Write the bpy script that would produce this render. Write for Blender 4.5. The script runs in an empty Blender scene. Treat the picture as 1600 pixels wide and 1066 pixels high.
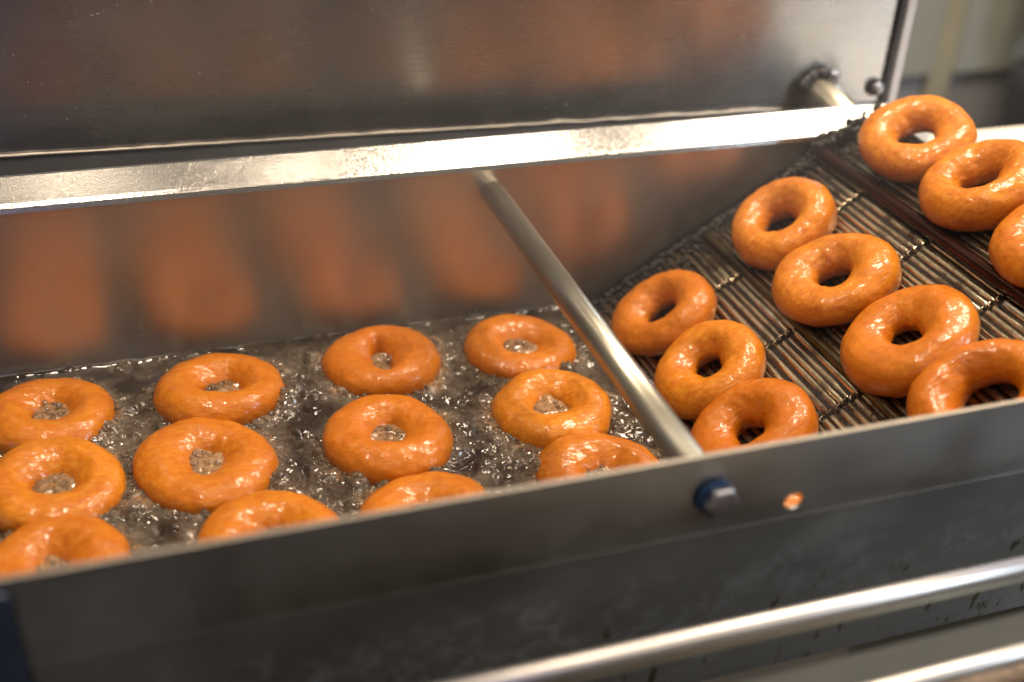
import bpy, bmesh, math, random
import numpy as np
from mathutils import Vector, Matrix

U = 0.5                       # metres per layout unit
sc = bpy.context.scene
COL = sc.collection
random.seed(7)

# ------------------------------------------------------------------ helpers
def link(o):
    COL.objects.link(o); return o

def tag(o, label=None, cat=None, group=None, kind=None):
    if label: o['label'] = label
    if cat: o['category'] = cat
    if group: o['group'] = group
    if kind: o['kind'] = kind
    return o

def empty(name, loc, label, cat, group=None):
    o = bpy.data.objects.new(name, None)
    o.empty_display_size = 0.02
    o.location = Vector(loc) * U
    link(o); tag(o, label, cat, group)
    return o

def uv_brush(me, brush):
    """UVs whose u axis runs across the brushing direction inside every face."""
    b = Vector(brush)
    uvl = me.uv_layers.new(name='UVMap')
    for p in me.polygons:
        n = p.normal
        bb = b - n * b.dot(n)
        if bb.length < 1e-3:
            bb = n.orthogonal()
        bb.normalize()
        ud = n.cross(bb)
        for li in p.loop_indices:
            co = me.vertices[me.loops[li].vertex_index].co
            uvl.data[li].uv = (co.dot(ud), co.dot(bb))

def build(name, bm, mat, parent=None, smooth=False, brush=None, bevel=0, angle=None, seg=2):
    """one mesh object; coordinates come in layout units"""
    bmesh.ops.scale(bm, vec=(U, U, U), verts=bm.verts)
    bmesh.ops.recalc_face_normals(bm, faces=bm.faces)
    me = bpy.data.meshes.new(name)
    bm.to_mesh(me); bm.free()
    if smooth:
        me.polygons.foreach_set('use_smooth', [True] * len(me.polygons))
    if brush: uv_brush(me, brush)
    me.materials.append(mat)
    o = link(bpy.data.objects.new(name, me))
    if parent is not None:
        o.parent = parent
        o.matrix_parent_inverse = Matrix.Translation(-parent.location)
    if bevel:
        m = o.modifiers.new('bevel', 'BEVEL'); m.width = bevel * U; m.segments = seg
        m.limit_method = 'ANGLE'; m.angle_limit = math.radians(35)
        m.harden_normals = False
    return o

def bx(bm, x0, x1, y0, y1, z0, z1):
    v = [bm.verts.new((x, y, z)) for x in (x0, x1) for y in (y0, y1) for z in (z0, z1)]
    for f in ((0,1,3,2),(4,6,7,5),(0,4,5,1),(2,3,7,6),(0,2,6,4),(1,5,7,3)):
        bm.faces.new([v[i] for i in f])

def prism_x(bm, prof, x0, x1, nx=1):
    """closed (y,z) outline run along x"""
    n = len(prof); rings = []
    for i in range(nx + 1):
        x = x0 + (x1 - x0) * i / nx
        rings.append([bm.verts.new((x, y, z)) for y, z in prof])
    for a, b in zip(rings, rings[1:]):
        for k in range(n):
            bm.faces.new((a[k], a[(k+1) % n], b[(k+1) % n], b[k]))
    bm.faces.new(rings[0][::-1]); bm.faces.new(rings[-1])

def sheet_outline(line, t):
    """closed outline of a bent sheet of thickness t following a (y,z) polyline"""
    L = [Vector(p) for p in line]; a = []; b = []
    for i, p in enumerate(L):
        d = Vector((0, 0))
        if i > 0: d += (p - L[i-1]).normalized()
        if i < len(L) - 1: d += (L[i+1] - p).normalized()
        d.normalize(); n = Vector((-d.y, d.x)) * t * .5
        a.append(p + n); b.append(p - n)
    return [tuple(q) for q in a] + [tuple(q) for q in reversed(b)]

def tube(bm, pts, r, n=16, cap=True, taper=None):
    pts = [Vector(p) for p in pts]; rings = []
    for i, p in enumerate(pts):
        d = Vector((0, 0, 0))
        if i > 0: d += (p - pts[i-1]).normalized()
        if i < len(pts) - 1: d += (pts[i+1] - p).normalized()
        d.normalize()
        ref = Vector((0, 0, 1)) if abs(d.z) < .9 else Vector((1, 0, 0))
        e1 = d.cross(ref).normalized(); e2 = d.cross(e1)
        rr = r[i] if isinstance(r, (list, tuple)) else r
        rings.append([bm.verts.new(p + (e1 * math.cos(2*math.pi*k/n) + e2 * math.sin(2*math.pi*k/n)) * rr) for k in range(n)])
    for a, b in zip(rings, rings[1:]):
        for k in range(n):
            bm.faces.new((a[k], a[(k+1) % n], b[(k+1) % n], b[k]))
    if cap:
        bm.faces.new(rings[0][::-1]); bm.faces.new(rings[-1])

# ------------------------------------------------------------------ numpy noise
def lattice_noise(x, y, seed):
    rng = np.random.default_rng(seed)
    g = rng.random((256, 256))
    xi = np.floor(x).astype(int); yi = np.floor(y).astype(int)
    fx = x - xi; fy = y - yi
    fx = fx*fx*fx*(fx*(fx*6-15)+10); fy = fy*fy*fy*(fy*(fy*6-15)+10)
    a = g[xi & 255, yi & 255]; b = g[(xi+1) & 255, yi & 255]
    c = g[xi & 255, (yi+1) & 255]; d = g[(xi+1) & 255, (yi+1) & 255]
    return (a*(1-fx)+b*fx)*(1-fy) + (c*(1-fx)+d*fx)*fy

def fbm(x, y, seed, o=3):
    s = 0; a = .5
    for k in range(o):
        s = s + a * (lattice_noise(x * 2**k + 17.3*k, y * 2**k - 9.1*k, seed + k) * 2 - 1); a *= .5
    return s

# ------------------------------------------------------------------ materials
class NT:
    def __init__(self, name):
        self.m = bpy.data.materials.new(name); self.m.use_nodes = True
        self.t = self.m.node_tree; self.t.nodes.clear()
        self.out = self.n('ShaderNodeOutputMaterial')
        self.b = self.n('ShaderNodeBsdfPrincipled')
        self.l(self.b.outputs[0], self.out.inputs[0])
    def n(self, typ, **kw):
        nd = self.t.nodes.new(typ)
        for k, v in kw.items(): setattr(nd, k, v)
        return nd
    def l(self, a, b): self.t.links.new(a, b)
    def set(self, **kw):
        for k, v in kw.items(): self.b.inputs[k.replace('_', ' ')].default_value = v
    def coord(self, scale=(1, 1, 1), kind='Object'):
        c = self.n('ShaderNodeTexCoord'); mp = self.n('ShaderNodeMapping')
        mp.inputs['Scale'].default_value = scale
        self.l(c.outputs[kind], mp.inputs[0]); return mp.outputs[0]
    def noise(self, vec, scale, detail=4, rough=.55, dist=0):
        nd = self.n('ShaderNodeTexNoise'); self.l(vec, nd.inputs['Vector'])
        nd.inputs['Scale'].default_value = scale; nd.inputs['Detail'].default_value = detail
        nd.inputs['Roughness'].default_value = rough; nd.inputs['Distortion'].default_value = dist
        return nd.outputs[0]
    def ramp(self, fac, stops):
        r = self.n('ShaderNodeValToRGB'); self.l(fac, r.inputs[0])
        el = r.color_ramp.elements
        while len(el) < len(stops): el.new(.5)
        for e, (p, c) in zip(el, stops):
            e.position = p
            e.color = (c, c, c, 1) if isinstance(c, (int, float)) else (*c, 1)
        return r.outputs[0]
    def math(self, op, a, b=None, clamp=False):
        nd = self.n('ShaderNodeMath', operation=op, use_clamp=clamp)
        for i, v in enumerate((a, b)):
            if v is None: continue
            if isinstance(v, (int, float)): nd.inputs[i].default_value = v
            else: self.l(v, nd.inputs[i])
        return nd.outputs[0]
    def mix(self, fac, a, b):
        nd = self.n('ShaderNodeMix', data_type='RGBA')
        for i, v in ((0, fac), (6, a), (7, b)):
            if isinstance(v, (int, float)): nd.inputs[i].default_value = v
            elif isinstance(v, tuple): nd.inputs[i].default_value = (*v, 1)
            else: self.l(v, nd.inputs[i])
        return nd.outputs[2]
    def bump(self, h, dist, strength=1.0, prev=None):
        nd = self.n('ShaderNodeBump'); self.l(h, nd.inputs['Height'])
        nd.inputs['Distance'].default_value = dist; nd.inputs['Strength'].default_value = strength
        if prev is not None: self.l(prev, nd.inputs['Normal'])
        return nd.outputs[0]

def steel(name, col=(.62, .58, .53), rough=.34, aniso=.85, brush='x', grain=.06, spots=0, grime=None, droplets=0, smear=.16, wave=.5):
    t = NT(name); t.set(Metallic=1.0, Anisotropic=aniso)
    sc_ = {'x': (6, 420, 420), 'y': (420, 6, 420), 'z': (420, 420, 6)}[brush]
    v = t.coord(sc_)
    g = t.noise(v, 1, 3, .6)
    big = t.noise(t.coord((1, 1, 1)), 9, 4, .6)
    r = t.math('ADD', t.math('MULTIPLY', g, grain * 2), rough - grain)
    r = t.math('ADD', r, t.math('MULTIPLY', t.math('SUBTRACT', big, .5), smear))
    c = t.mix(t.ramp(big, [(.3, 0), (.75, 1)]), tuple(x * .86 for x in col), tuple(min(1, x * 1.05) for x in col))
    c = t.mix(t.math('MULTIPLY', t.math('SUBTRACT', g, .35), .25, True), c, tuple(x * .7 for x in col))
    nrm = None
    if spots:      # dried oil specks and small scratches
        sp = t.ramp(t.noise(t.coord((1, 1, 1)), 420, 2, .6), [(.70, 0), (.76, 1)])
        sm = t.ramp(t.noise(t.coord((1, 1, 1)), 26, 3, .6), [(.45, 0), (.62, 1)])
        k = t.math('MULTIPLY', sp, sm)
        c = t.mix(t.math('MULTIPLY', k, spots), c, (.75, .6, .42))
        r = t.math('ADD', r, t.math('MULTIPLY', k, .2))
        nrm = t.bump(k, .0004, .6)
    if droplets:
        d = t.ramp(t.noise(t.coord((1, 1, 1)), 850, 1, .5), [(.45, 0), (.75, 1)])
        nrm = t.bump(d, .0006, droplets, nrm)
    nrm = t.bump(t.noise(t.coord((1, 1, 1)), 14, 2, .5), .0009, wave, nrm)
    if grime:
        lo, hi = grime          # stained band: everything lower than lo, ragged up to hi (metres, object z)
        sx = t.n('ShaderNodeSeparateXYZ'); t.l(t.coord((1, 1, 1)), sx.inputs[0])
        ragged = t.math('MULTIPLY', t.math('SUBTRACT', t.noise(t.coord((1, 1, .35)), 42, 5, .65), .5), .09)
        zz = t.math('ADD', sx.outputs[2], ragged)
        m = t.n('ShaderNodeMapRange'); t.l(zz, m.inputs[0])
        m.inputs[1].default_value = hi; m.inputs[2].default_value = lo; m.inputs[3].default_value = 0; m.inputs[4].default_value = 1
        film = t.ramp(t.noise(t.coord((1, 1, 1)), 60, 5, .7, .5), [(.46, 0), (.66, 1)])
        k = t.math('MULTIPLY', m.outputs[0], film, True)
        c = t.mix(t.math('MULTIPLY', k, .9), c, (.19, .235, .255))
        drip = t.ramp(t.noise(t.coord((1, 1, .28)), 105, 3, .6), [(.60, 0), (.66, 1)])
        kd = t.math('MULTIPLY', m.outputs[0], drip, True)
        c = t.mix(kd, c, (.060, .040, .008))
        r = t.math('ADD', r, t.math('MULTIPLY', k, .25))
        t.l(t.math('SUBTRACT', 1.0, t.math('MULTIPLY', t.math('MAXIMUM', t.math('MULTIPLY', k, .75), kd), .95)), t.b.inputs['Metallic'])
    t.l(c, t.b.inputs['Base Color']); t.l(r, t.b.inputs['Roughness'])
    if nrm is not None: t.l(nrm, t.b.inputs['Normal'])
    if aniso:
        tg = t.n('ShaderNodeTangent', direction_type='UV_MAP', uv_map='UVMap')
        t.l(tg.outputs[0], t.b.inputs['Tangent'])
    return t.m

def plain(name, col, rough=.5, metal=0, var=.25, scale=40, bump=0, spec=.5):
    t = NT(name); t.set(Metallic=metal, Roughness=rough); t.b.inputs['Specular IOR Level'].default_value = spec
    n = t.noise(t.coord(), scale, 4, .6)
    t.l(t.mix(n, tuple(x * (1 - var) for x in col), tuple(min(1, x * (1 + var)) for x in col)), t.b.inputs['Base Color'])
    t.l(t.math('ADD', t.math('MULTIPLY', t.math('SUBTRACT', n, .5), .3), rough, True), t.b.inputs['Roughness'])
    if bump: t.l(t.bump(n, bump, .8), t.b.inputs['Normal'])
    return t.m

M = {}
M['wall'] = steel('brushed_steel_wall', (.49, .465, .445), .31, .78, 'x', .03, spots=.5)
M['panel'] = steel('brushed_steel_panel', (.45, .45, .455), .27, .80, 'x', .03, spots=.2)
M['rail'] = steel('greasy_steel_rail', (.43, .42, .40), .19, .5, 'x', .05, spots=.12, droplets=.12, smear=.05, wave=.08)
M['front'] = steel('stained_steel_front', (.44, .43, .41), .35, .7, 'x', .04, spots=.15, grime=(-.01, .055), smear=.42)
M['rod'] = steel('polished_steel_rod', (.55, .51, .41), .33, 0, 'y', .05, spots=.2)
M['tube'] = steel('polished_steel_tube', (.80, .76, .74), .40, 0, 'x', .03)
M['ledge'] = plain('dull_grey_ledge', (.030, .034, .034), .55, .2, .4, 45, .0002, .3)
M['ledge_steel'] = steel('dull_rim_steel', (.42, .38, .33), .42, 0, 'x', .06, spots=.3)
M['blued'] = plain('bluish_steel_flange', (.06, .075, .12), .35, .6, .4, 30)
M['wire'] = plain('yellow_gleam_wire', (.30, .26, .18), .45, .5, .2, 40)  # yellow gleam of the thin line painted in as wire colour
M['blue'] = plain('washer_blue_glint', (.03, .07, .16), .40, .4, .5, 90)  # blue reflection beside the bolt, painted in as the washer's colour
M['bolt'] = plain('dull_steel_bolt', (.36, .36, .40), .36, 1, .3, 90, .0003)
M['washer'] = plain('tarnished_steel', (.30, .31, .33), .42, 1, .25, 90, .0002)
M['lower'] = plain('greasy_lower_sheet', (.34, .31, .285), .38, .5, .2, 25)
M['trim'] = plain('worn_grey_trim', (.50, .50, .54), .45, .6, .3, 120, .0002)
M['char'] = plain('burnt_black_crust', (.014, .011, .010), .45, 0, .5, 300, .002)
M['pan'] = plain('dark_pan_steel', (.10, .065, .040), .4, .4, .6, 26, .003)
M['cream'] = plain('cream_plastic', (.80, .74, .64), .4, 0, .04, 12)
M['cabinet'] = plain('grey_green_enamel', (.30, .31, .27), .45, .2, .12, 5)
M['plinth'] = plain('blue_grey_plinth', (.23, .23, .245), .5, .1, .15, 6)
M['cabinet_edge'] = plain('yellowed_edge', (.27, .245, .17), .5, 0, .2, 8)
M['black'] = plain('black_plastic', (.018, .018, .026), .5, 0, .2, 10)
M['maroon'] = plain('dark_red_paint', (.06, .02, .02), .5, 0, .2, 10)
M['floor'] = plain('dark_floor', (.07, .068, .065), .5, 0, .2, 6)
M['room_wall'] = plain('room_wall_paint', (.35, .33, .28), .7, 0, .08, 3)
M['collar'] = plain('black_grease', (.012, .012, .014), .35, 0, .4, 60, .001)

def donut_mat():
    t = NT('glossy_fried_dough')
    oi = t.n('ShaderNodeObjectInfo')
    v = t.n('ShaderNodeVectorMath', operation='ADD')
    tc = t.n('ShaderNodeTexCoord'); t.l(tc.outputs['Object'], v.inputs[0])
    cx = t.n('ShaderNodeCombineXYZ')
    for i in range(3): t.l(t.math('MULTIPLY', oi.outputs['Random'], 3.7 + i), cx.inputs[i])
    t.l(cx.outputs[0], v.inputs[1]); v = v.outputs[0]
    big = t.noise(v, 26, 4, .6, .4); mid = t.noise(v, 110, 4, .6)
    c = t.mix(t.ramp(big, [(.3, 0), (.7, 1)]), (.52, .145, .005), (.74, .258, .010))
    c = t.mix(t.ramp(mid, [(.25, .38), (.6, 0)]), c, (.36, .080, .004))
    streak = t.n('ShaderNodeMapping'); t.l(v, streak.inputs[0]); streak.inputs['Scale'].default_value = (.4, 1, 1)
    c = t.mix(t.ramp(t.noise(streak.outputs[0], 330, 3, .6), [(.45, 0), (.75, .6)]), c, (.84, .40, .035))
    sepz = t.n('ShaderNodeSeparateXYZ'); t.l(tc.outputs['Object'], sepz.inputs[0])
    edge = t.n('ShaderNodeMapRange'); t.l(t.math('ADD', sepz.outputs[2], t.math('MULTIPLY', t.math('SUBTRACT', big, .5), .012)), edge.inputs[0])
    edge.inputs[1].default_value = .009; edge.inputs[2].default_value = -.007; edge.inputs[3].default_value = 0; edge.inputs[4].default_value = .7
    c = t.mix(edge.outputs[0], c, (.25, .052, .004))          # browner fried sides, with the shade low on the ring painted in
    brown = t.math('MULTIPLY', t.math('ADD', oi.outputs['Random'], .35), .5, True)
    c = t.mix(brown, c, (.44, .105, .004))
    t.l(c, t.b.inputs['Base Color'])
    r = t.math('ADD', .32, t.math('MULTIPLY', mid, .16)); t.l(r, t.b.inputs['Roughness'])
    t.set(Subsurface_Weight=.12, Subsurface_Radius=(1, .35, .1), Subsurface_Scale=.004, Coat_Weight=.5, Coat_Roughness=.085, IOR=1.45)
    sv = t.n('ShaderNodeMapping'); t.l(v, sv.inputs[0]); sv.inputs['Scale'].default_value = (.30, 1.0, 1.0)
    fine = t.noise(sv.outputs[0], 420, 2, .5); wr = t.noise(v, 110, 3, .6, .6)
    b1 = t.bump(wr, .0016, .30); b2 = t.bump(fine, .0010, .45, b1)
    t.l(b2, t.b.inputs['Normal'])
    md = t.noise(sv.outputs[0], 330, 1, .5)
    t.l(t.bump(md, .0011, .62, t.bump(wr, .0014, .3)), t.b.inputs['Coat Normal'])
    t.b.inputs['Specular IOR Level'].default_value = .3
    return t.m
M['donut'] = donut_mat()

def oil_mat():
    """clear amber oil: mirror-like skin, see-through body, milky filaments of froth where it churns"""
    t = NT('bubbling_frying_oil'); t.t.nodes.remove(t.b)
    a = t.n('ShaderNodeAttribute', attribute_name='froth')
    n = t.noise(t.coord(), 85, 2, .5, 2.2)
    fil = t.math('SUBTRACT', 1.0, t.math('MULTIPLY', t.math('ABSOLUTE', t.math('SUBTRACT', n, .5)), 7.0), True)
    cloud = t.ramp(t.noise(t.coord(), 45, 3, .5, 1.0), [(.35, .10), (.72, .70)])
    k = t.math('MULTIPLY', a.outputs['Fac'], t.math('ADD', t.math('MULTIPLY', fil, .40), cloud), True)
    k = t.math('ADD', t.math('MULTIPLY', k, .75), .05, True)
    warm = t.ramp(a.outputs['Fac'], [(.6, 0), (.9, 1)])
    df = t.n('ShaderNodeBsdfDiffuse'); t.l(t.mix(warm, (.38, .29, .21), (.54, .32, .16)), df.inputs[0])
    tr = t.n('ShaderNodeBsdfTransparent'); tr.inputs[0].default_value = (.52, .38, .25, 1)
    m1 = t.n('ShaderNodeMixShader'); t.l(k, m1.inputs[0]); t.l(tr.outputs[0], m1.inputs[1]); t.l(df.outputs[0], m1.inputs[2])
    nb = t.bump(t.noise(t.coord(), 260, 2, .6, .8), .0007, .2)
    gl = t.n('ShaderNodeBsdfGlossy'); gl.inputs['Roughness'].default_value = .045; t.l(nb, gl.inputs['Normal'])
    fr = t.n('ShaderNodeFresnel'); fr.inputs[0].default_value = 1.47; t.l(nb, fr.inputs['Normal'])
    m2 = t.n('ShaderNodeMixShader'); t.l(t.math('MULTIPLY', fr.outputs[0], 1.7, True), m2.inputs[0]); t.l(m1.outputs[0], m2.inputs[1]); t.l(gl.outputs[0], m2.inputs[2])
    t.l(m2.outputs[0], t.out.inputs[0])
    return t.m
M['oil'] = oil_mat()

def froth_mat():
    t = NT('clear_froth_bubbles')
    t.t.nodes.remove(t.b)
    tr = t.n('ShaderNodeBsdfTransparent'); tr.inputs[0].default_value = (.93, .90, .86, 1)
    gl = t.n('ShaderNodeBsdfGlossy'); gl.inputs['Roughness'].default_value = .03
    fr = t.n('ShaderNodeFresnel'); fr.inputs[0].default_value = 1.5
    mx = t.n('ShaderNodeMixShader')
    dfb = t.n('ShaderNodeBsdfDiffuse'); dfb.inputs[0].default_value = (.55, .42, .30, 1)
    mb = t.n('ShaderNodeMixShader'); mb.inputs[0].default_value = .20
    t.l(tr.outputs[0], mb.inputs[1]); t.l(dfb.outputs[0], mb.inputs[2])
    t.l(t.math('MULTIPLY', fr.outputs[0], 1.6, True), mx.inputs[0]); t.l(mb.outputs[0], mx.inputs[1]); t.l(gl.outputs[0], mx.inputs[2]); t.l(mx.outputs[0], t.out.inputs[0])
    return t.m
M['froth'] = froth_mat()

def belt_mat():
    t = NT('oily_burnt_belt_wire')
    t.set(Metallic=1.0)
    n = t.noise(t.coord((1, 1, 1)), 30, 5, .65, .4)
    f = t.noise(t.coord((1, 1, 1)), 300, 3, .6)
    sx = t.n('ShaderNodeSeparateXYZ'); t.l(t.coord(), sx.inputs[0])
    mr = t.n('ShaderNodeMapRange'); t.l(sx.outputs[1], mr.inputs[0])      # crust is thickest beside the back wall chain
    mr.inputs[1].default_value = .30; mr.inputs[2].default_value = .35; mr.inputs[3].default_value = 0; mr.inputs[4].default_value = .9
    k = t.math('ADD', t.ramp(t.math('ADD', t.math('MULTIPLY', n, .95), t.math('MULTIPLY', f, .08)), [(.50, 0), (.66, 1)]), mr.outputs[0], True)
    c = t.mix(k, (.78, .68, .48), (.13, .09, .06))
    t.l(c, t.b.inputs['Base Color'])
    t.l(t.math('ADD', .17, t.math('MULTIPLY', k, .12)), t.b.inputs['Roughness'])
    t.l(t.math('SUBTRACT', 1, t.math('MULTIPLY', k, .25)), t.b.inputs['Metallic'])
    t.l(t.bump(f, .0005, .5), t.b.inputs['Normal'])
    return t.m
M['belt'] = belt_mat()
M['film'] = plain('burnt_oil_film', (.020, .012, .008), .16, 0, .7, 50, .0020)
M['flight'] = plain('burnt_oily_bar', (.050, .018, .011), .18, .75, .6, 60, .0009)
M['flight_olive'] = plain('oily_olive_bar', (.13, .10, .055), .20, .9, .7, 55, .0008)

# ------------------------------------------------------------------ the fryer
XL, XR, W, H = -.72, 1.36, .782, .268
fryer = empty('donut_fryer', (.4, .4, -.14), 'long stainless steel frying trough with shiny folded rail along its back wall', 'fryer')

# front wall: a flat upper strip (with the round drain hole) folded under along a crease
bm = bmesh.new()
hx, hz, hr = .649, .184, .0105
zc = .163
xs = [XL, hx - .0135, hx + .0135, XR]; zs = [zc, hz - .0135, hz + .0135, H]
V = {}
def gv(i, j):
    if (i, j) not in V: V[i, j] = bm.verts.new((xs[i], 0, zs[j]))
    return V[i, j]
for i in range(3):
    for j in range(3):
        if (i, j) == (1, 1): continue
        bm.faces.new((gv(i, j), gv(i+1, j), gv(i+1, j+1), gv(i, j+1)))
nh = 32
ring = [bm.verts.new((hx + hr * 1.12 * math.cos(2*math.pi*k/nh), 0, hz + hr * math.sin(2*math.pi*k/nh))) for k in range(nh)]
corner = [gv(2, 2), gv(1, 2), gv(1, 1), gv(2, 1)]
for q in range(4):
    k0 = nh // 8 + q * nh // 4
    c0, c1 = corner[q], corner[(q+1) % 4]
    ks = [ring[(k0 + i) % nh] for i in range(nh // 4 + 1)]
    bm.faces.new([c0, c1] + ks[::-1])
low = [[bm.verts.new((x, y, z)) for x in xs] for y, z in ((-.0004, zc - .0010), (.0008, zc - .0026), (.014, .10), (.034, -.02), (.042, -.13))]
rows = [[gv(i, 0) for i in range(4)]] + low
for a, b in zip(rows, rows[1:]):
    for i in range(3): bm.faces.new((a[i], b[i], b[i+1], a[i+1]))
fw = build('front_wall', bm, M['front'], fryer, brush=(1, 0, 0))
so = fw.modifiers.new('thickness', 'SOLIDIFY'); so.thickness = .0018; so.offset = -1 if fw.data.polygons[0].normal.y < 0 else 1
bv = fw.modifiers.new('bevel', 'BEVEL'); bv.width = .0004; bv.segments = 2; bv.limit_method = 'ANGLE'; bv.angle_limit = math.radians(50)

# thin raised lip along the rim
bm = bmesh.new(); prism_x(bm, [(-.0012, H), (.0046, H), (.0046, H + .0018), (-.0012, H + .0018)], XL, XR)
build('rim', bm, M['ledge_steel'], fryer, brush=(1, 0, 0), bevel=.0006)

# left end fold of the front wall
bm = bmesh.new()
tube_pts = [(-.215, -.004, .27), (-.215, -.002, .16), (-.215, .008, .05), (-.215, .02, -.1)]
for (x0, x1, y0) in ((-.72, -.150, -.010),):
    prism_x(bm, sheet_outline([(y0, .262), (y0, .163), (y0 + .012, .10), (y0 + .036, -.13)], .006), x0, x1)
build('end_flange', bm, M['blued'], fryer, bevel=.002)

# back wall with the folded bright rail
bm = bmesh.new(); prism_x(bm, sheet_outline([(W, H - .004), (W, -.14)], .005), XL, XR)
bw = build('back_wall', bm, M['wall'], fryer, brush=(1, 0, 0))
bm = bmesh.new()
prism_x(bm, sheet_outline([(W - .002, H - .0045), (W + .001, H + .002), (W + .007, H + .006), (.830, .2965), (.834, .297), (.836, .293), (.836, .24)], .004), XL, 1.335)
build('back_rail', bm, M['rail'], fryer, brush=(1, 0, 0))
bm = bmesh.new(); bx(bm, XL, XR, .045, W - .004, -.095, -.085)
build('pan_floor', bm, M['pan'], fryer)
bm = bmesh.new(); bx(bm, XR, XR + .006, 0, W, -.14, .15)
build('end_plate', bm, M['pan'], fryer)
bm = bmesh.new(); bx(bm, XL - .006, XL, 0, W, -.14, .26)
build('end_plate', bm, M['wall'], fryer, brush=(0, 1, 0))

# cross rod and its bolt
bm = bmesh.new()
tube(bm, [(.545, .006, .216), (.543, W - .004, .224)], .0192, 40)
rod = build('cross_rod', bm, M['rod'], fryer, smooth=True)
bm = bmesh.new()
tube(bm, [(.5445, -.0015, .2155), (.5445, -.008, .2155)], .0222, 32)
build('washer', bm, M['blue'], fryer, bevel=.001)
bm = bmesh.new()
tube(bm, [(.548, -.008, .213), (.548, -.017, .213), (.548, -.0190, .213)], [.0215, .0215, .0185], 6)
bo = build('bolt', bm, M['bolt'], fryer, bevel=.0016)

# ------------------------------------------------------------------ splash panel behind the fryer
panel = empty('splash_panel', (.6, .95, .2), 'tall brushed steel splash panel standing behind the fryer rail', 'steel panel')
YP = .945
def zl(x): return .289 - .0199 * (x + .18)          # the lower seam falls slightly to the right
bm = bmesh.new()
XE = 1.372
v = []
for y in (YP, YP + .006):
    v.append([bm.verts.new(p) for p in ((XL - .3, y, zl(XL - .3)), (XE, y, zl(XE)), (XE, y, 1.3), (XL - .3, y, 1.3))])
bm.faces.new(v[0]); bm.faces.new(v[1][::-1])
for i in range(4): bm.faces.new((v[0][i], v[1][i], v[1][(i+1) % 4], v[0][(i+1) % 4]))
build('panel_sheet', bm, M['panel'], panel, brush=(1, 0, 0))
bm = bmesh.new()
pts = []
rs = []
n = 90
for i in range(n + 1):
    x = XL - .3 + (1.175 - XL + .3) * i / n
    pts.append((x, YP - .003, zl(x) - .004 + random.uniform(-.0006, .0006) * (2.2 if x > .6 else .5)))
    rs.append(.0036 + random.uniform(-.0008, .0008))
tube(bm, pts, rs, 10)
build('weld_seam', bm, M['ledge_steel'], panel, smooth=True, brush=(1, 0, 0))
bm = bmesh.new(); bx(bm, XL - .3, 1.20, YP + .004, YP + .01, .02, .285)
build('lower_sheet', bm, M['lower'], panel)
bm = bmesh.new(); bx(bm, XE, XE + .020, YP - .012, YP + .03, .05, 1.3)
build('edge_post', bm, M['trim'], panel, bevel=.003)
bm = bmesh.new(); bx(bm, XE - .010, XE - .001, YP - .009, YP - .001, .05, 1.3)
build('edge_strip', bm, M['black'], panel, bevel=.001)
bm = bmesh.new()
tube(bm, [(1.343, YP - .001, .287), (1.343, YP - .005, .287)], .017, 24)
rw = build('washer', bm, M['collar'], panel, bevel=.001)
bm = bmesh.new()
tube(bm, [(1.345, YP - .005, .287), (1.345, YP - .014, .287), (1.345, YP - .018, .287)], [.0125, .0125, .008], 20)
build('bolt', bm, M['bolt'], panel, smooth=True)

# drive shaft coming out of the panel
shaft = empty('drive_shaft', (1.222, .89, .27), 'stubby steel drive shaft with black greasy clamp at the back panel', 'shaft')
SX, SZ = 1.218, .285
bm = bmesh.new()
tube(bm, [(SX, YP - .001, SZ + .004), (SX + .012, .846, SZ - .026), (SX + .012, .843, SZ - .027)], [.036, .036, .034], 48)
sh = build('shaft', bm, M['rod'], shaft, smooth=False, bevel=.001)
for p in sh.data.polygons: p.use_smooth = len(p.vertices) == 4
bm = bmesh.new(); tube(bm, [(SX + .006, .896, SZ - .0125), (SX + .0063, .893, SZ - .0135)], .0367, 48)
build('groove_ring', bm, M['rod'], shaft, smooth=True)
bm = bmesh.new(); rnd = random.Random(3)
arc, rr_ = [], []
for k in range(19):
    a = math.radians(80 + 85 * k / 18)
    arc.append((SX + .041 * math.cos(a), YP - .012 + rnd.uniform(-.003, .003), SZ + .041 * math.sin(a)))
    rr_.append(.0105 * (1 + rnd.uniform(-.12, .12)) * (1.25 if k < 4 else 1))
tube(bm, arc, rr_, 10)
build('clamp', bm, M['collar'], shaft, smooth=True)
bm = bmesh.new()
tube(bm, [(SX + .012, .918, SZ + .026), (SX + .016, .918, SZ + .045), (SX + .0165, .918, SZ + .048)], [.0115, .0115, .009], 20)
build('screw', bm, M['bolt'], shaft, smooth=True)

# ------------------------------------------------------------------ conveyor
S_, X0 = .61, .735
TH = math.atan(S_)
bn = Vector((-math.sin(TH), 0, math.cos(TH))); bd = Vector((math.cos(TH), 0, math.sin(TH)))
def belt_pt(s, y, off=0):
    """s runs along the slope from the oil line"""
    p = Vector((X0, 0, 0)) + bd * s + bn * off
    return Vector((p.x, y, p.z))
STOP = .565                    # where the belt turns over its top roller
RR = .034
def belt_curve(s):
    if s <= STOP:
        p = Vector((X0, 0, 0)) + bd * s
        return p, bn
    a = (s - STOP) / RR
    c = Vector((X0, 0, 0)) + bd * STOP - bn * RR
    ang = math.pi/2 + TH - a
    n_ = Vector((math.cos(ang), 0, math.sin(ang)))
    return c + n_ * RR, n_
belt = empty('conveyor_belt', (1.0, .4, .0), 'sloping wire conveyor belt, dark and oily, lifting donuts from the oil', 'conveyor')
bm = bmesh.new()
PITCH = .0118
edges = [.045, .085, .262, .438, .615, W - .018]
s = -.10; k = 0
rb = random.Random(21)
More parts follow.
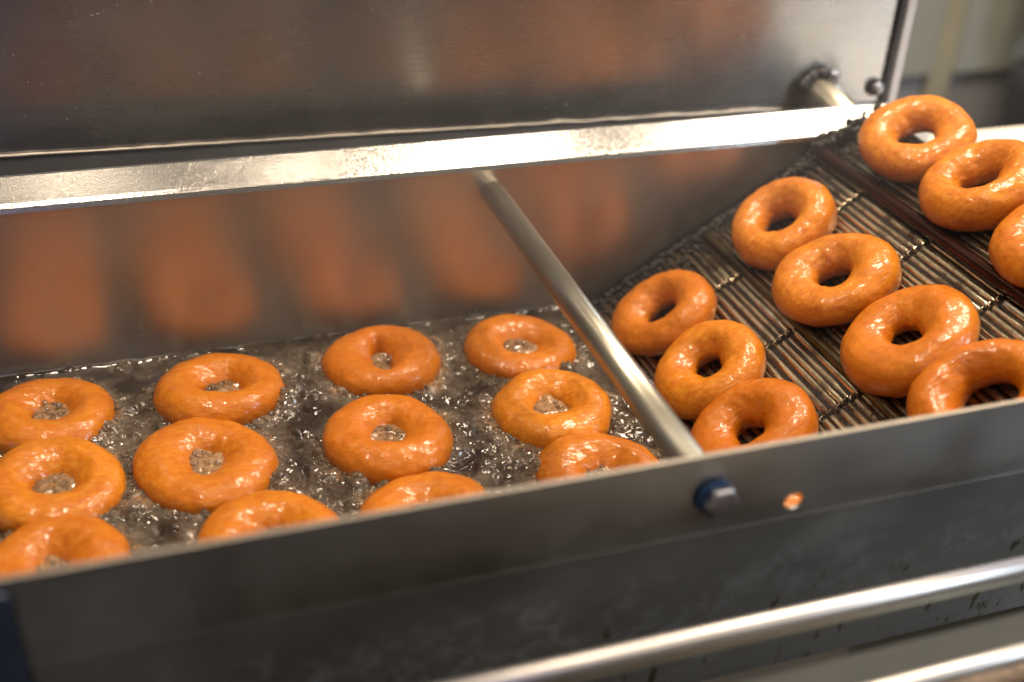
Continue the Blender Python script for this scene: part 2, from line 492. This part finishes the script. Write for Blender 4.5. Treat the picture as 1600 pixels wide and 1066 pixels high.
def slat(bm, s, y0, y1, wd, ht, tilt, lift):
    """one flat arched slat of the belt between two joints"""
    N = 6; rings = []
    for t_ in (0, .02, .25, .5, .75, .98, 1):
        y = y0 + (y1 - y0) * t_
        end = .55 if t_ in (0, 1) else 1.0
        sag = .0008 * math.sin(t_ * 7 + s * 90)
        row = []
        for q in range(N):
            f = q / (N - 1) * 2 - 1
            p, n_ = belt_curve(s + f * wd * .5 * end)
            z = ht * (1 - f * f) * end + f * tilt * wd + lift + sag
            row.append(bm.verts.new(Vector((p.x, y, p.z)) + n_ * z))
        for q in (N - 1, 0):
            p, n_ = belt_curve(s + (q / (N - 1) * 2 - 1) * wd * .5 * end)
            row.append(bm.verts.new(Vector((p.x, y, p.z)) - n_ * .0035))
        rings.append(row)
    n = len(rings[0])
    for a_, b_ in zip(rings, rings[1:]):
        for q in range(n): bm.faces.new((a_[q], a_[(q+1) % n], b_[(q+1) % n], b_[q]))
    bm.faces.new(rings[0][::-1]); bm.faces.new(rings[-1])
while s < STOP + RR * 2.4:
    step_ = PITCH * rb.choice((.80, .9, 1.0, 1.1, 1.3))
    s += step_ * .5
    for a_, b_ in zip(edges, edges[1:]):
        wd = step_ * rb.uniform(.68, .84)
        st = PITCH * .4 if edges.index(a_) % 2 else 0
        slat(bm, s + st + rb.uniform(-.0008, .0008), a_ + .0028 + rb.uniform(0, .003), b_ - .0028 - rb.uniform(0, .003), wd, rb.uniform(.0014, .0028), rb.gauss(0, .11), rb.uniform(-.0012, .0012))
    for j in edges[1:-1]:       # little wire loops that tie neighbouring slats together
        p, n_ = belt_curve(s); p2_, n2_ = belt_curve(s + PITCH * .7)
        y = j + rb.uniform(-.003, .003)
        tube(bm, [Vector((p.x, y - .004, p.z)) + n_ * .002, Vector((p.x, y, p.z)) + n_ * .0045, Vector((p2_.x, y + .001, p2_.z)) + n2_ * .0045, Vector((p2_.x, y + .005, p2_.z)) + n2_ * .002], .0016, 6)
    s += step_ * .5; k += 1
build('belt_slats', bm, M['belt'], belt, smooth=True)

bm = bmesh.new(); rows_ = []
for q in range(60):
    p, n_ = belt_curve(-.10 + (STOP + .10) * q / 59)
    rows_.append([bm.verts.new(Vector((p.x, y_, p.z)) - n_ * .0003) for y_ in (.046, .2, .4, .6, W - .006)])
for a_, b_ in zip(rows_, rows_[1:]):
    for q in range(4): bm.faces.new((a_[q], a_[q+1], b_[q+1], b_[q]))
build('oil_film', bm, M['film'], belt, smooth=True)
# burnt side chains
for side, y0 in (('b', W - .016), ('f', .055)):
    bm = bmesh.new(); rnd = random.Random(11)
    s = -.08
    while s < STOP + .06:
        p, n_ = belt_curve(s)
        dd = Vector((n_.z, 0, -n_.x))
        h_ = rnd.uniform(.007, .018)
        rot = Matrix((dd, Vector((0, 1, 0)), n_)).transposed().to_4x4()
        m_ = Matrix.Translation(Vector((p.x, y0 + rnd.uniform(-.004, .004), p.z)) + n_ * .004) @ rot @ Matrix.Rotation(rnd.uniform(-.5, .5), 4, 'Y') @ Matrix.Diagonal((rnd.uniform(.006, .014), rnd.uniform(.004, .010), h_ * .45, 1))
        bmesh.ops.create_icosphere(bm, subdivisions=1, radius=1, matrix=m_)
        s += rnd.uniform(.006, .011)
    for q in range(70):          # lumps of burnt crumbs, thickest where the belt meets the rail
        s = rnd.uniform(.40, STOP + .06) if q < 45 else rnd.uniform(0, .5)
        p, n_ = belt_curve(s)
        up = (.030 if side == 'b' else 0) * rnd.random() * max(0, min(1, (s - .38) / .15)) + rnd.uniform(-.004, .006)
        bmesh.ops.create_icosphere(bm, subdivisions=1, radius=rnd.uniform(.004, .009),
            matrix=Matrix.Translation(Vector((p.x, y0 - rnd.uniform(-.008, .018), p.z)) + n_ * up) @ Matrix.Rotation(rnd.uniform(0, 3), 4, 'Y') @ Matrix.Diagonal((1.5, 1, .8, 1)))
    if side == 'b':
        for q in range(420):     # glinting burnt crust spread over the belt beside the wall
            s = rnd.uniform(-.03, STOP); p, n_ = belt_curve(s)
            y_ = y0 - abs(rnd.gauss(0, .03)) + .006
            bmesh.ops.create_icosphere(bm, subdivisions=1, radius=rnd.uniform(.0018, .0045),
                matrix=Matrix.Translation(Vector((p.x, y_, p.z)) + n_ * rnd.uniform(.001, .005)) @ Matrix.Rotation(rnd.uniform(0, 3), 4, 'Z') @ Matrix.Diagonal((1.8, 1, .7, 1)))
        for q in range(46):      # tall burnt clump caked against the rail
            f = rnd.random(); x_ = 1.115 + .12 * f; z_ = .255 + .052 * f + rnd.uniform(-.012, .010) * (1 - .3 * f)
            bmesh.ops.create_icosphere(bm, subdivisions=1, radius=rnd.uniform(.006, .011),
                matrix=Matrix.Translation((x_, y0 + rnd.uniform(-.012, .010), z_)) @ Matrix.Rotation(rnd.uniform(0, 3), 4, 'Y') @ Matrix.Diagonal((1.3, 1, .9, 1)))
    build('side_chain', bm, M['char'], belt, smooth=False)

# flight bars that push the donuts up
def flight(xc, r, mat, off):
    s_ = (xc - X0) / math.cos(TH)
    bm = bmesh.new(); rnd = random.Random(int(xc * 100))
    pts, rs = [], []
    N = 60
    for i in range(N + 1):
        y = .02 + (W - .05) * i / N
        p = belt_pt(s_, y, off)
        pts.append(p); rs.append(r * (1 + .05 * math.sin(i * 1.3) * rnd.random()) * (1.12 if i % 15 in (7, 8) else 1))
    tube(bm, pts, rs, 18)
    return build('flight_bar', bm, mat, belt, smooth=True)
flight(.925, .0085, M['flight_olive'], .006)
flight(1.130, .0112, M['flight'], .012)
bm = bmesh.new()
v = [bm.verts.new(belt_pt(s_, y_, -.030)) for s_, y_ in ((-.1, .04), (STOP, .04), (STOP, W - .01), (-.1, W - .01))]
v2 = [bm.verts.new(belt_pt(s_, y_, -.036)) for s_, y_ in ((-.1, .04), (STOP, .04), (STOP, W - .01), (-.1, W - .01))]
bm.faces.new(v); bm.faces.new(v2[::-1])
for i in range(4): bm.faces.new((v[i], v2[i], v2[(i+1) % 4], v[(i+1) % 4]))
build('slide_bed', bm, M['pan'], belt)
p_, n_ = belt_curve(STOP)
c_ = p_ - n_ * RR
bm = bmesh.new(); tube(bm, [(c_.x, .02, c_.z), (c_.x, W - .02, c_.z)], RR - .008, 24)
build('roller', bm, M['pan'], belt, smooth=True)

# ------------------------------------------------------------------ donuts
def donut_mesh(seed, R, rx, rz, hole=(1, 1), lop=.085, flat=1.0, ein=1.15):
    """a fried ring: R ring radius, rx / rz half width and half height of the dough, hole = stretch of the hole"""
    rnd = random.Random(seed)
    NU, NV = 200, 90
    ph = [rnd.uniform(0, 6.28) for _ in range(10)]; am = [rnd.uniform(.5, 1) for _ in range(10)]
    bm = bmesh.new(); g = []
    from mathutils import noise as mn
    def dent(u, w):
        q = Vector(((R + rx * math.cos(w)) * math.cos(u), (R + rx * math.cos(w)) * math.sin(u), rz * math.sin(w)))
        o_ = Vector((seed * 3.1, seed * 1.7, 0))
        return 1.5 * mn.noise(q * 28 + o_) + 1.0 * mn.noise(q * 62 - o_) + .38 * mn.noise(q * 150 + o_)
    for i in range(NU):
        u = 2 * math.pi * i / NU
        lo = lop * (am[0] * math.cos(2*u + ph[0]) * .6 + am[1] * math.cos(u + ph[1]) * .35 + am[2] * math.cos(3*u + ph[2]) * .3)
        fat = 1 + .10 * am[3] * math.cos(u + ph[3]) + .055 * am[4] * math.cos(2*u + ph[4]) + .016 * math.cos(4*u + ph[5]) + .005 * math.cos(7*u + ph[6])
        outer = R * (1 + lo) + rx * fat
        # hole radius with its own shape
        c, s_ = math.cos(u), math.sin(u)
        hr_ = (.0165 if ein > 1.2 else .0215) / math.sqrt((c / hole[0])**2 + (s_ / hole[1])**2) * (1 + .07 * math.cos(3*u + ph[7]) + .025 * math.cos(5*u + ph[8]))
        mid = (outer + hr_) / 2; hw = (outer - hr_) / 2
        lift = .06 * rz * math.cos(u + ph[9])
        row = []
        for j in range(NV):
            w = 2 * math.pi * j / NV
            cw, sw = math.cos(w), math.sin(w)
            e = .95 if cw > 0 else ein                                       # slightly full section
            pr = math.copysign(abs(cw)**e, cw); pz = math.copysign(abs(sw)**e, sw)
            r_ = mid + hw * pr
            z_ = rz * fat * pz * (flat if pz < 0 else 1) + lift
            bump = .0010 * dent(u, w) + .0005 * math.sin(5*u + 3*w + ph[2]) * math.sin(4*u - 2*w + ph[5]) + .0002 * math.sin(11*u + 5*w + ph[1]) * math.sin(7*w + ph[4])
            r_ += bump * cw; z_ += bump * sw
            row.append(bm.verts.new((r_ * c, r_ * s_, z_)))
        g.append(row)
    for i in range(NU):
        for j in range(NV):
            bm.faces.new((g[i][j], g[(i+1) % NU][j], g[(i+1) % NU][(j+1) % NV], g[i][(j+1) % NV]))
    return bm

def donut(loc, seed, label, group, R, rx, rz, rot=None, **kw):
    bm = donut_mesh(seed, R, rx, rz, **kw)
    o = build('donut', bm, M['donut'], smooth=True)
    o.location = Vector(loc) * U
    if rot is not None: o.rotation_euler = rot
    tag(o, label, 'donut', group)
    return o

GO = 'donuts frying in the oil'
GB = 'donuts riding up the conveyor belt'
OIL = [  # x, y, z, R, rx, rz, hole stretch, label
    (-.157, .650, .000, .058, .032, .027, (1.3, 1.1), 'golden donut in oil cut by the left photo edge, nearest the back wall'),
    (-.152, .476, .004, .058, .034, .028, (1.5, 1.1), 'donut cut by the left photo edge, between two others, with a wide shallow hole'),
    (-.153, .312, .002, .058, .034, .028, (.8, .9), 'left-edge donut touching the front rim of the trough'),
    (.085, .648, .004, .060, .034, .029, (1.6, 1.35), 'frothy holed donut nearest the back wall in the second oil column from left'),
    (.044, .474, .003, .061, .036, .026, (.95, 1.5), 'large donut in the middle of the second oil column from the left'),
    (.108, .292, .004, .058, .033, .029, (1.2, 1.0), 'donut half hidden by the front rim, second oil column from the left'),
    (.333, .664, .004, .058, .033, .030, (.62, 2.3), 'donut with a narrow upright slot hole, near the back wall left of rod'),
    (.298, .468, .005, .060, .034, .030, (1.2, 1.4), 'big frying donut in the middle of the third oil column from left'),
    (.305, .286, .002, .058, .034, .029, (1.1, .9), 'donut half hidden by the front rim, third oil column from the left'),
    (.557, .652, .001, .058, .032, .026, (1.5, 1.15), 'donut just left of the steel rod, nearest the back wall'),
    (.547, .478, .003, .059, .033, .029, (1.5, 1.35), 'middle donut of the three in oil just left of the steel rod'),
    (.558, .306, .000, .057, .032, .028, (1.2, .8), 'donut left of the rod foot, cut off by the front rim'),
]
rnd = random.Random(5)
for i, (x, y, z, R, rx, rz, hole, lab) in enumerate(OIL):
    donut((x, y, z), 40 + i, lab, GO, R, rx, rz, rot=(math.radians(rnd.uniform(-3, 3)), math.radians(rnd.uniform(-3, 3)), 0), hole=hole, ein=1.3)
BELT = [  # x, y, offset over the belt, R, rx, rz, hole, tilt about x, extra tilt about y, label
    (.784, .610, .027, .058, .031, .029, (1.2, 1.2), -5, 2, 'donut leaving the oil on the belt, nearest the back wall right of the rod'),
    (.784, .442, .027, .057, .032, .030, (.9, 1.25), -2, 2, 'donut leaving the oil beside the rod, middle of three, narrow hole'),
    (.770, .285, .026, .058, .034, .031, (.9, 1.1), -3, 2, 'donut at the belt foot cut off by the front rim beside the rod end'),
    (.784, .112, .030, .057, .032, .034, (1, 1), 0, 2, 'donut seen only as orange through the small hole in the front wall'),
    (.987, .628, .030, .055, .032, .034, (1.2, 1.2), 2, 0, 'donut halfway up the belt nearest the back wall, with a dark round hole'),
    (.978, .449, .029, .058, .034, .031, (1.15, 1.1), -2, -3, 'donut halfway up the belt, second of the middle row from the back wall'),
    (.983, .272, .028, .060, .035, .031, (.9, 1.2), -7, 0, 'donut halfway up the belt, third of the middle row, with a small funnel hole'),
    (.988, .105, .031, .063, .031, .034, (1.7, 1.4), 2, 2, 'donut halfway up the belt with a very wide hole, nearest the front rim'),
    (1.207, .622, .028, .060, .031, .030, (1.3, 1.35), 6, -8, 'topmost donut beside the rail end, cream table seen through its hole'),
    (1.198, .446, .029, .057, .033, .033, (1.35, 1.1), -5, -4, 'donut at the belt top with a large oval dark hole, second from the rail'),
    (1.190, .262, .029, .057, .032, .033, (1, 1), 0, -4, 'donut at the top of the belt cut off by the right photo edge'),
]
for i, (x, y, off, R, rx, rz, hole, tx, ty, lab) in enumerate(BELT):
    s_ = (x - X0) / math.cos(TH)
    p = Vector((x, y, (x - X0) * S_ + off / math.cos(TH) * 1.0))
    donut(p, 80 + i, lab, GB, R, rx, rz, rot=(math.radians(tx), -TH - math.radians(ty), 0), hole=hole)

# ------------------------------------------------------------------ frying oil
ox0, ox1, oy0, oy1 = -.715, .80, .045, W - .003
step = .0016
nx = int((ox1 - ox0) / step); ny = int((oy1 - oy0) / step)
gx, gy = np.meshgrid(np.linspace(ox0, ox1, nx), np.linspace(oy0, oy1, ny), indexing='ij')
wx = gx + .016 * fbm(gx * 22, gy * 22, 1); wy = gy + .016 * fbm(gx * 22 + 50, gy * 22, 2)
near = np.zeros_like(gx); hole_m = np.zeros_like(gx)
for (x, y, z, R, rx, rz, hole, lab) in OIL:
    d = np.hypot(gx - x, gy - y)
    near = np.maximum(near, np.exp(-((d - (R + rx)) / .020)**2) * (d > R))
    hole_m = np.maximum(hole_m, np.clip(1 - (d / (R * .72))**4, 0, 1))
    near[d < R * .5] = np.maximum(near[d < R * .5], 0)
for (x, y) in ((.784, .610), (.784, .442), (.77, .285)):
    d = np.hypot(gx - x, gy - y)
    near = np.maximum(near, np.exp(-((d - .088) / .02)**2))
act = np.clip(.65 + 1.5 * fbm(gx * 11, gy * 11, 61, 2), 0, 1)
act = np.clip(np.maximum(act, .8 * near), .45, 1)
calm = np.clip((oy1 - gy) / .05, .25, 1) * act
h = .0085 * fbm(wx * 24, wy * 24, 11, 2)
rid = 1 - np.sqrt(fbm(wx * 35, wy * 35, 21, 2)**2 + .006) * 2.4
h += .0056 * np.clip(rid, -.2, 1)
rid2 = 1.0 - np.sqrt(fbm(wx * 82, wy * 82, 31, 2)**2 + .010) * 2.4
h += .0019 * np.clip(rid2, -.2, 1) * (.35 + .9 * near + 1.3 * hole_m)
h *= calm * (1 - .2 * hole_m)
h += hole_m * (.016 + .005 * fbm(gx * 60, gy * 60, 71, 2)) + near * .0035
rng = np.random.default_rng(4)
def bubbles(n, r0, r1, keep):
    for _ in range(n):
        cx = rng.uniform(ox0, ox1); cy = rng.uniform(oy0, oy1)
        i0 = int((cx - ox0) / step); j0 = int((cy - oy0) / step)
        i0 = min(max(i0, 0), nx - 1); j0 = min(max(j0, 0), ny - 1)
        if rng.random() > keep[i0, j0]: continue
        r = r0 + (r1 - r0) * rng.random()**2.2
        q = int(r * 1.35 / step) + 2
        a, b, c, d_ = max(i0 - q, 0), min(i0 + q, nx), max(j0 - q, 0), min(j0 + q, ny)
        dd = np.hypot(gx[a:b, c:d_] - cx, gy[a:b, c:d_] - cy) / r
        dome = np.sqrt(np.clip(1 - dd**2, 0, 1)) * r * .62 * rng.uniform(.7, 1.1)
        lip = np.exp(-((dd - 1.08) / .14)**2) * r * .13
        base = h[i0, j0]
        sub = h[a:b, c:d_]
        inside = dd < 1
        sub[inside] = np.maximum(sub[inside] * .35 + base * .65 - .0006 + dome[inside], base - .002)
        sub += lip * (~inside)
open_ = np.clip(.38 + 1.0 * near - 1.2 * hole_m, 0, 1) * calm
bubbles(1900, .0065, .0170, open_ * .9)
bubbles(3300, .0030, .0060, np.clip(open_ * 1.0, 0, 1))
froth = np.clip(-.10 + .34 * act + .55 * near + 1.3 * hole_m + .55 * fbm(wx * 20, wy * 20, 41, 3) + .12 * (rid2 - .5), 0, 1)
h += .007 * np.exp(-(oy1 - gy) / .005)
co = np.stack([gx, gy, h - .006], -1).reshape(-1, 3) * U
idx = np.arange(nx * ny).reshape(nx, ny)
quads = np.stack([idx[:-1, :-1], idx[1:, :-1], idx[1:, 1:], idx[:-1, 1:]], -1).reshape(-1, 4)
me = bpy.data.meshes.new('frying_oil')
me.vertices.add(len(co)); me.vertices.foreach_set('co', co.ravel())
me.loops.add(quads.size); me.loops.foreach_set('vertex_index', quads.ravel())
me.polygons.add(len(quads)); me.polygons.foreach_set('loop_start', np.arange(0, quads.size, 4)); me.polygons.foreach_set('loop_total', np.full(len(quads), 4))
me.update(); me.validate()
me.polygons.foreach_set('use_smooth', np.ones(len(quads), bool))
at = me.attributes.new('froth', 'FLOAT', 'POINT'); at.data.foreach_set('value', froth.ravel().astype(np.float32))
me.materials.append(M['oil'])
oil = link(bpy.data.objects.new('frying_oil', me))
tag(oil, 'dark brown bubbling frying oil filling the steel trough around the donuts', None, None, 'structure')

# froth: small bubbles crowding round the donuts and inside their holes
bm = bmesh.new(); rnd = random.Random(19)
def h_at(x, y):
    i = min(max(int((x - ox0) / step), 0), nx - 1); j = min(max(int((y - oy0) / step), 0), ny - 1)
    return h[i, j] - .006
tmpl = bmesh.new(); bmesh.ops.create_icosphere(tmpl, subdivisions=2, radius=1)
tv = np.array([v.co[:] for v in tmpl.verts]); tf = np.array([[v.index for v in f.verts] for f in tmpl.faces]); tmpl.free()
bub = []
for (x, y, z, R, rx, rz, hole, lab) in OIL + [(.784, .610, 0, .057, .031, 0, 0, 0), (.784, .442, 0, .056, .031, 0, 0, 0), (.770, .285, 0, .057, .033, 0, 0, 0)]:
    for q in range(330):
        a = rnd.uniform(0, 6.283)
        if abs(math.sin(a * 1.5 + x * 40)) < .25 and rnd.random() < .7: continue      # froth gathers in clumps
        d = R + rx + abs(rnd.gauss(0, .010)) - .004
        bub.append((x + d * math.cos(a), y + d * math.sin(a), rnd.uniform(.0012, .0040) * rnd.uniform(.6, 1)))
    if z or hole:
        for q in range(8):
            a = rnd.uniform(0, 6.283); d = .024 * math.sqrt(rnd.random())
            bub.append((x + d * math.cos(a), y + d * math.sin(a), rnd.uniform(.0014, .0045)))
for q in range(1150):
    x, y = rnd.uniform(ox0, .74), rnd.uniform(oy0 + .02, oy1)
    if act[int((x - ox0) / step), int((y - oy0) / step) - 1] > .6: bub.append((x, y, rnd.uniform(.0012, .0035)))
for q in range(3300):        # bubbles on their way up through the clear oil
    x, y = rnd.uniform(ox0, .76), rnd.uniform(oy0 + .02, oy1)
    bub.append((x, y, rnd.uniform(.0014, .0052), -rnd.uniform(.008, .05)))
bub = [(b + (0,))[:4] for b in bub]
bub = [b for b in bub if ox0 < b[0] < .80 and oy0 < b[1] < oy1]
vs = np.concatenate([tv * r * U + np.array([x, y, h_at(x, y) + r * .25 + dz]) * U for x, y, r, dz in bub])
fs = np.concatenate([tf + k * len(tv) for k in range(len(bub))])
bm.free()
me = bpy.data.meshes.new('oil_froth')
me.vertices.add(len(vs)); me.vertices.foreach_set('co', vs.ravel())
me.loops.add(fs.size); me.loops.foreach_set('vertex_index', fs.ravel())
me.polygons.add(len(fs)); me.polygons.foreach_set('loop_start', np.arange(0, fs.size, 3)); me.polygons.foreach_set('loop_total', np.full(len(fs), 3))
me.update(); me.polygons.foreach_set('use_smooth', np.ones(len(fs), bool))
me.materials.append(M['froth'])
tag(link(bpy.data.objects.new('oil_froth', me)), 'small clear bubbles of froth gathered around the frying donuts', 'froth', None, 'stuff')

# ------------------------------------------------------------------ in front of the fryer
guard = empty('guard_rail', (.6, -.14, .17), 'shiny round steel guard rail running along the front of the fryer', 'rail')
def zt(x): return .1630 - .006 * (x - .45)
bm = bmesh.new(); tube(bm, [(-.2, -.14, zt(-.2)), (1.4, -.14, zt(1.4))], .0102, 32)
build('tube', bm, M['tube'], guard, smooth=True)
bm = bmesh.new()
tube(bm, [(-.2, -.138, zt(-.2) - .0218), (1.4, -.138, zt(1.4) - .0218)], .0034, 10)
build('reflection_wire', bm, M['wire'], guard, smooth=True)  # thin wire added to stand for the reflected line below the tube
ledge = empty('front_ledge', (.6, -.215, .14), 'dull grey steel ledge with a rolled bright edge at the lower right corner', 'ledge')
def zg(x): return .148 + .012 * (x - .49)
bm = bmesh.new()
v = []
for dz in (0, -.006):
    v.append([bm.verts.new((x, y, zg(x) + dz)) for x, y in ((0, -.19), (1.4, -.19), (1.4, -.235), (0, -.235))])
bm.faces.new(v[0]); bm.faces.new(v[1][::-1])
for i in range(4): bm.faces.new((v[0][i], v[1][i], v[1][(i+1) % 4], v[0][(i+1) % 4]))
build('ledge_top', bm, M['ledge'], ledge, brush=(1, 0, 0), bevel=.0015)
bm = bmesh.new(); tube(bm, [(0, -.240, zg(0) + .003), (1.4, -.240, zg(1.4) + .003)], .0085, 28)
build('rolled_edge', bm, M['tube'], ledge, smooth=True)
bm = bmesh.new(); bx(bm, 0, 1.4, -.236, -.19, -.25, .09)
build('apron', bm, M['pan'], ledge)

# ------------------------------------------------------------------ beyond the fryer
tbl = empty('landing_table', (1.8, .5, -.2), 'cream white table top beyond the end of the conveyor', 'table')
bm = bmesh.new(); bx(bm, 1.40, 2.3, -.1, .907, .175, .20)
build('table_top', bm, M['cream'], tbl, bevel=.008)
bm = bmesh.new(); bx(bm, 1.5, 2.2, 0, .8, -1.2, .174)
build('table_base', bm, M['cabinet'], tbl)
cab = empty('grey_cabinet', (2.4, 2.25, -1.2), 'blurred grey green steel cabinet with a yellowed vertical edge, right background', 'cabinet')
bm = bmesh.new(); bx(bm, 1.7, 2.49, 2.2, 2.8, -.19, 1.3)
build('door_panel', bm, M['cabinet'], cab, bevel=.01)
bm = bmesh.new(); bx(bm, 2.49, 2.575, 2.21, 2.8, -1.2, 1.3)
build('door_edge', bm, M['cabinet_edge'], cab, bevel=.005)
bm = bmesh.new(); bx(bm, 2.575, 3.6, 2.2, 2.8, -.19, 1.3)
build('side_panel', bm, M['cabinet'], cab, bevel=.01)
bm = bmesh.new(); bx(bm, 1.7, 2.489, 2.23, 2.8, -1.2, -.19); bx(bm, 2.576, 3.6, 2.23, 2.8, -1.2, -.19)
build('plinth', bm, M['plinth'], cab, bevel=.01)
b_ = empty('waste_bin', (2.85, 2.0, -1.2), 'blurred black bin standing before the grey cabinet at the right edge', 'bin')
bm = bmesh.new()
tube(bm, [(2.86, 1.95, -1.2), (2.86, 1.95, -.16), (2.86, 1.95, -.12)], [.17, .215, .20], 24)
build('bin_body', bm, M['black'], b_, bevel=.01)
p2 = empty('door_post', (2.75, 2.0, -1.2), 'dark red post in the upper right corner behind the table', 'post')
bm = bmesh.new(); bx(bm, 2.71, 2.86, 2.0, 2.08, -.02, 1.3); bx(bm, 2.74, 2.83, 2.02, 2.06, -1.2, -.021)
build('post_body', bm, M['maroon'], p2, bevel=.01)
bm = bmesh.new(); bx(bm, -6, 7, -6, 8, -1.26, -1.2)
tag(build('floor', bm, M['floor']), 'dark kitchen floor below the fryer', None, None, 'structure')
bm = bmesh.new(); bx(bm, -6, 7, 4.4, 4.5, -1.2, 4)
tag(build('back_room_wall', bm, M['room_wall']), 'plain room wall far behind the fryer', None, None, 'structure')

# ------------------------------------------------------------------ lamps
def area(name, loc, size, power, col, target=None):
    L = bpy.data.lights.new(name, 'AREA'); L.shape = 'RECTANGLE'
    L.size, L.size_y = size; L.energy = power; L.color = col
    o = link(bpy.data.objects.new(name, L)); o.location = loc
    d = (Vector(target) - Vector(loc)) if target else Vector((0, 0, -1))
    o.rotation_euler = d.to_track_quat('-Z', 'Y').to_euler()
    return o
WARM = (1, .82, .62)
area('ceiling_lamp', (.565, .47, 1.2), (.115, .42), 8.5, WARM)
area('ceiling_lamp', (1.14, .47, 1.2), (.36, .42), 14.5, WARM)
area('ceiling_lamp', (.25, .47, 1.2), (.035, .05), 0.8, WARM)
area('ceiling_lamp', (-.10, .20, 1.2), (.10, .10), 4.5, WARM)
area('strip_fill', (1.0, -.75, 1.3), (3.4, .20), 7.0, (1, .86, .70), (1.0, .1, 0))  # added long fill for the guard tube's highlight, no real fitting
area('cool_fill', (2.0, -1.0, .9), (.5, .5), 16.0, (.72, .86, 1), (1.0, -.5, -.3))  # added cool fill to brighten the right of the front wall, no window there
for loc, en in (((-.9, .70, .30), .9), ((1.5, .45, .55), .9), ((-.25, -.62, .42), .7)):
    L = bpy.data.lights.new('blue_lamp', 'POINT'); L.energy = en; L.color = (.22, .28, 1); L.shadow_soft_size = .03
    link(bpy.data.objects.new('blue_lamp', L)).location = loc

# ------------------------------------------------------------------ world
w = bpy.data.worlds.new('World'); sc.world = w; w.use_nodes = True
nt = w.node_tree
bg = nt.nodes['Background']
tc = nt.nodes.new('ShaderNodeTexCoord'); sx = nt.nodes.new('ShaderNodeSeparateXYZ'); rp = nt.nodes.new('ShaderNodeValToRGB'); mr = nt.nodes.new('ShaderNodeMapRange')
nt.links.new(tc.outputs['Generated'], sx.inputs[0]); nt.links.new(sx.outputs[2], mr.inputs[0])
mr.inputs[1].default_value = -1; mr.inputs[2].default_value = 1
nt.links.new(mr.outputs[0], rp.inputs[0]); nt.links.new(rp.outputs[0], bg.inputs[0])
e = rp.color_ramp.elements
e[0].position = .40; e[0].color = (.05, .045, .04, 1)
e[1].position = .75; e[1].color = (.62, .54, .45, 1)
bg.inputs[1].default_value = .33

# ------------------------------------------------------------------ steam
# warm steam rising from the oil: densest in the middle of its cloud, thinning to nothing at the edges
bm = bmesh.new(); bmesh.ops.create_icosphere(bm, subdivisions=4, radius=1)
t = NT('thin_steam'); t.t.nodes.remove(t.b)
pv = t.n('ShaderNodeVolumePrincipled'); pv.inputs['Color'].default_value = (.95, .92, .92, 1); pv.inputs['Anisotropy'].default_value = .25
v = t.coord(kind='Object')
ln = t.n('ShaderNodeVectorMath', operation='LENGTH'); t.l(v, ln.inputs[0])
fall = t.n('ShaderNodeMapRange', interpolation_type='SMOOTHSTEP'); t.l(ln.outputs['Value'], fall.inputs[0])
fall.inputs[1].default_value = .98 * U; fall.inputs[2].default_value = .25 * U; fall.inputs[3].default_value = 0; fall.inputs[4].default_value = 1
wisps = t.ramp(t.noise(v, 5.0, 3, .55, .6), [(.32, .15), (.68, 1)])
t.l(t.math('MULTIPLY', t.math('MULTIPLY', fall.outputs[0], wisps), .52), pv.inputs['Density'])
t.l(pv.outputs[0], t.out.inputs['Volume'])
st = build('steam', bm, t.m)
st.location = Vector((.62, .50, .40)) * U; st.scale = (.95, .36, .36)
tag(st, 'thin pale steam rising over the hot oil and conveyor', 'steam', None, 'stuff')
# ------------------------------------------------------------------ camera
cam = bpy.data.cameras.new('camera'); co_ = link(bpy.data.objects.new('camera', cam))
R = Matrix(((.94873453, -.31331309, .04168584), (-.12950112, -.50562617, -.85297810), (.28832665, .80385141, -.52027940)))
m3 = Matrix((R[0], -R[1], -R[2])).transposed()
co_.matrix_world = Matrix.Translation((0, -.42961383, .5)) @ m3.to_4x4()
cam.sensor_width = 36; cam.lens = 1835.929 / 1600 * 36
cam.clip_start = .02; cam.clip_end = 50
cam.dof.use_dof = True; cam.dof.focus_distance = .835; cam.dof.aperture_fstop = 2.4; cam.dof.aperture_blades = 7
sc.camera = co_
sc.view_settings.view_transform = 'Standard'; sc.view_settings.look = 'None'
sc.view_settings.exposure = .24; sc.view_settings.gamma = 1; sc.view_settings.use_curve_mapping = False
sc.cycles.max_bounces = 8; sc.cycles.glossy_bounces = 6; sc.cycles.diffuse_bounces = 3
sc.cycles.use_denoising = True
sc.cycles.sample_clamp_indirect = 6
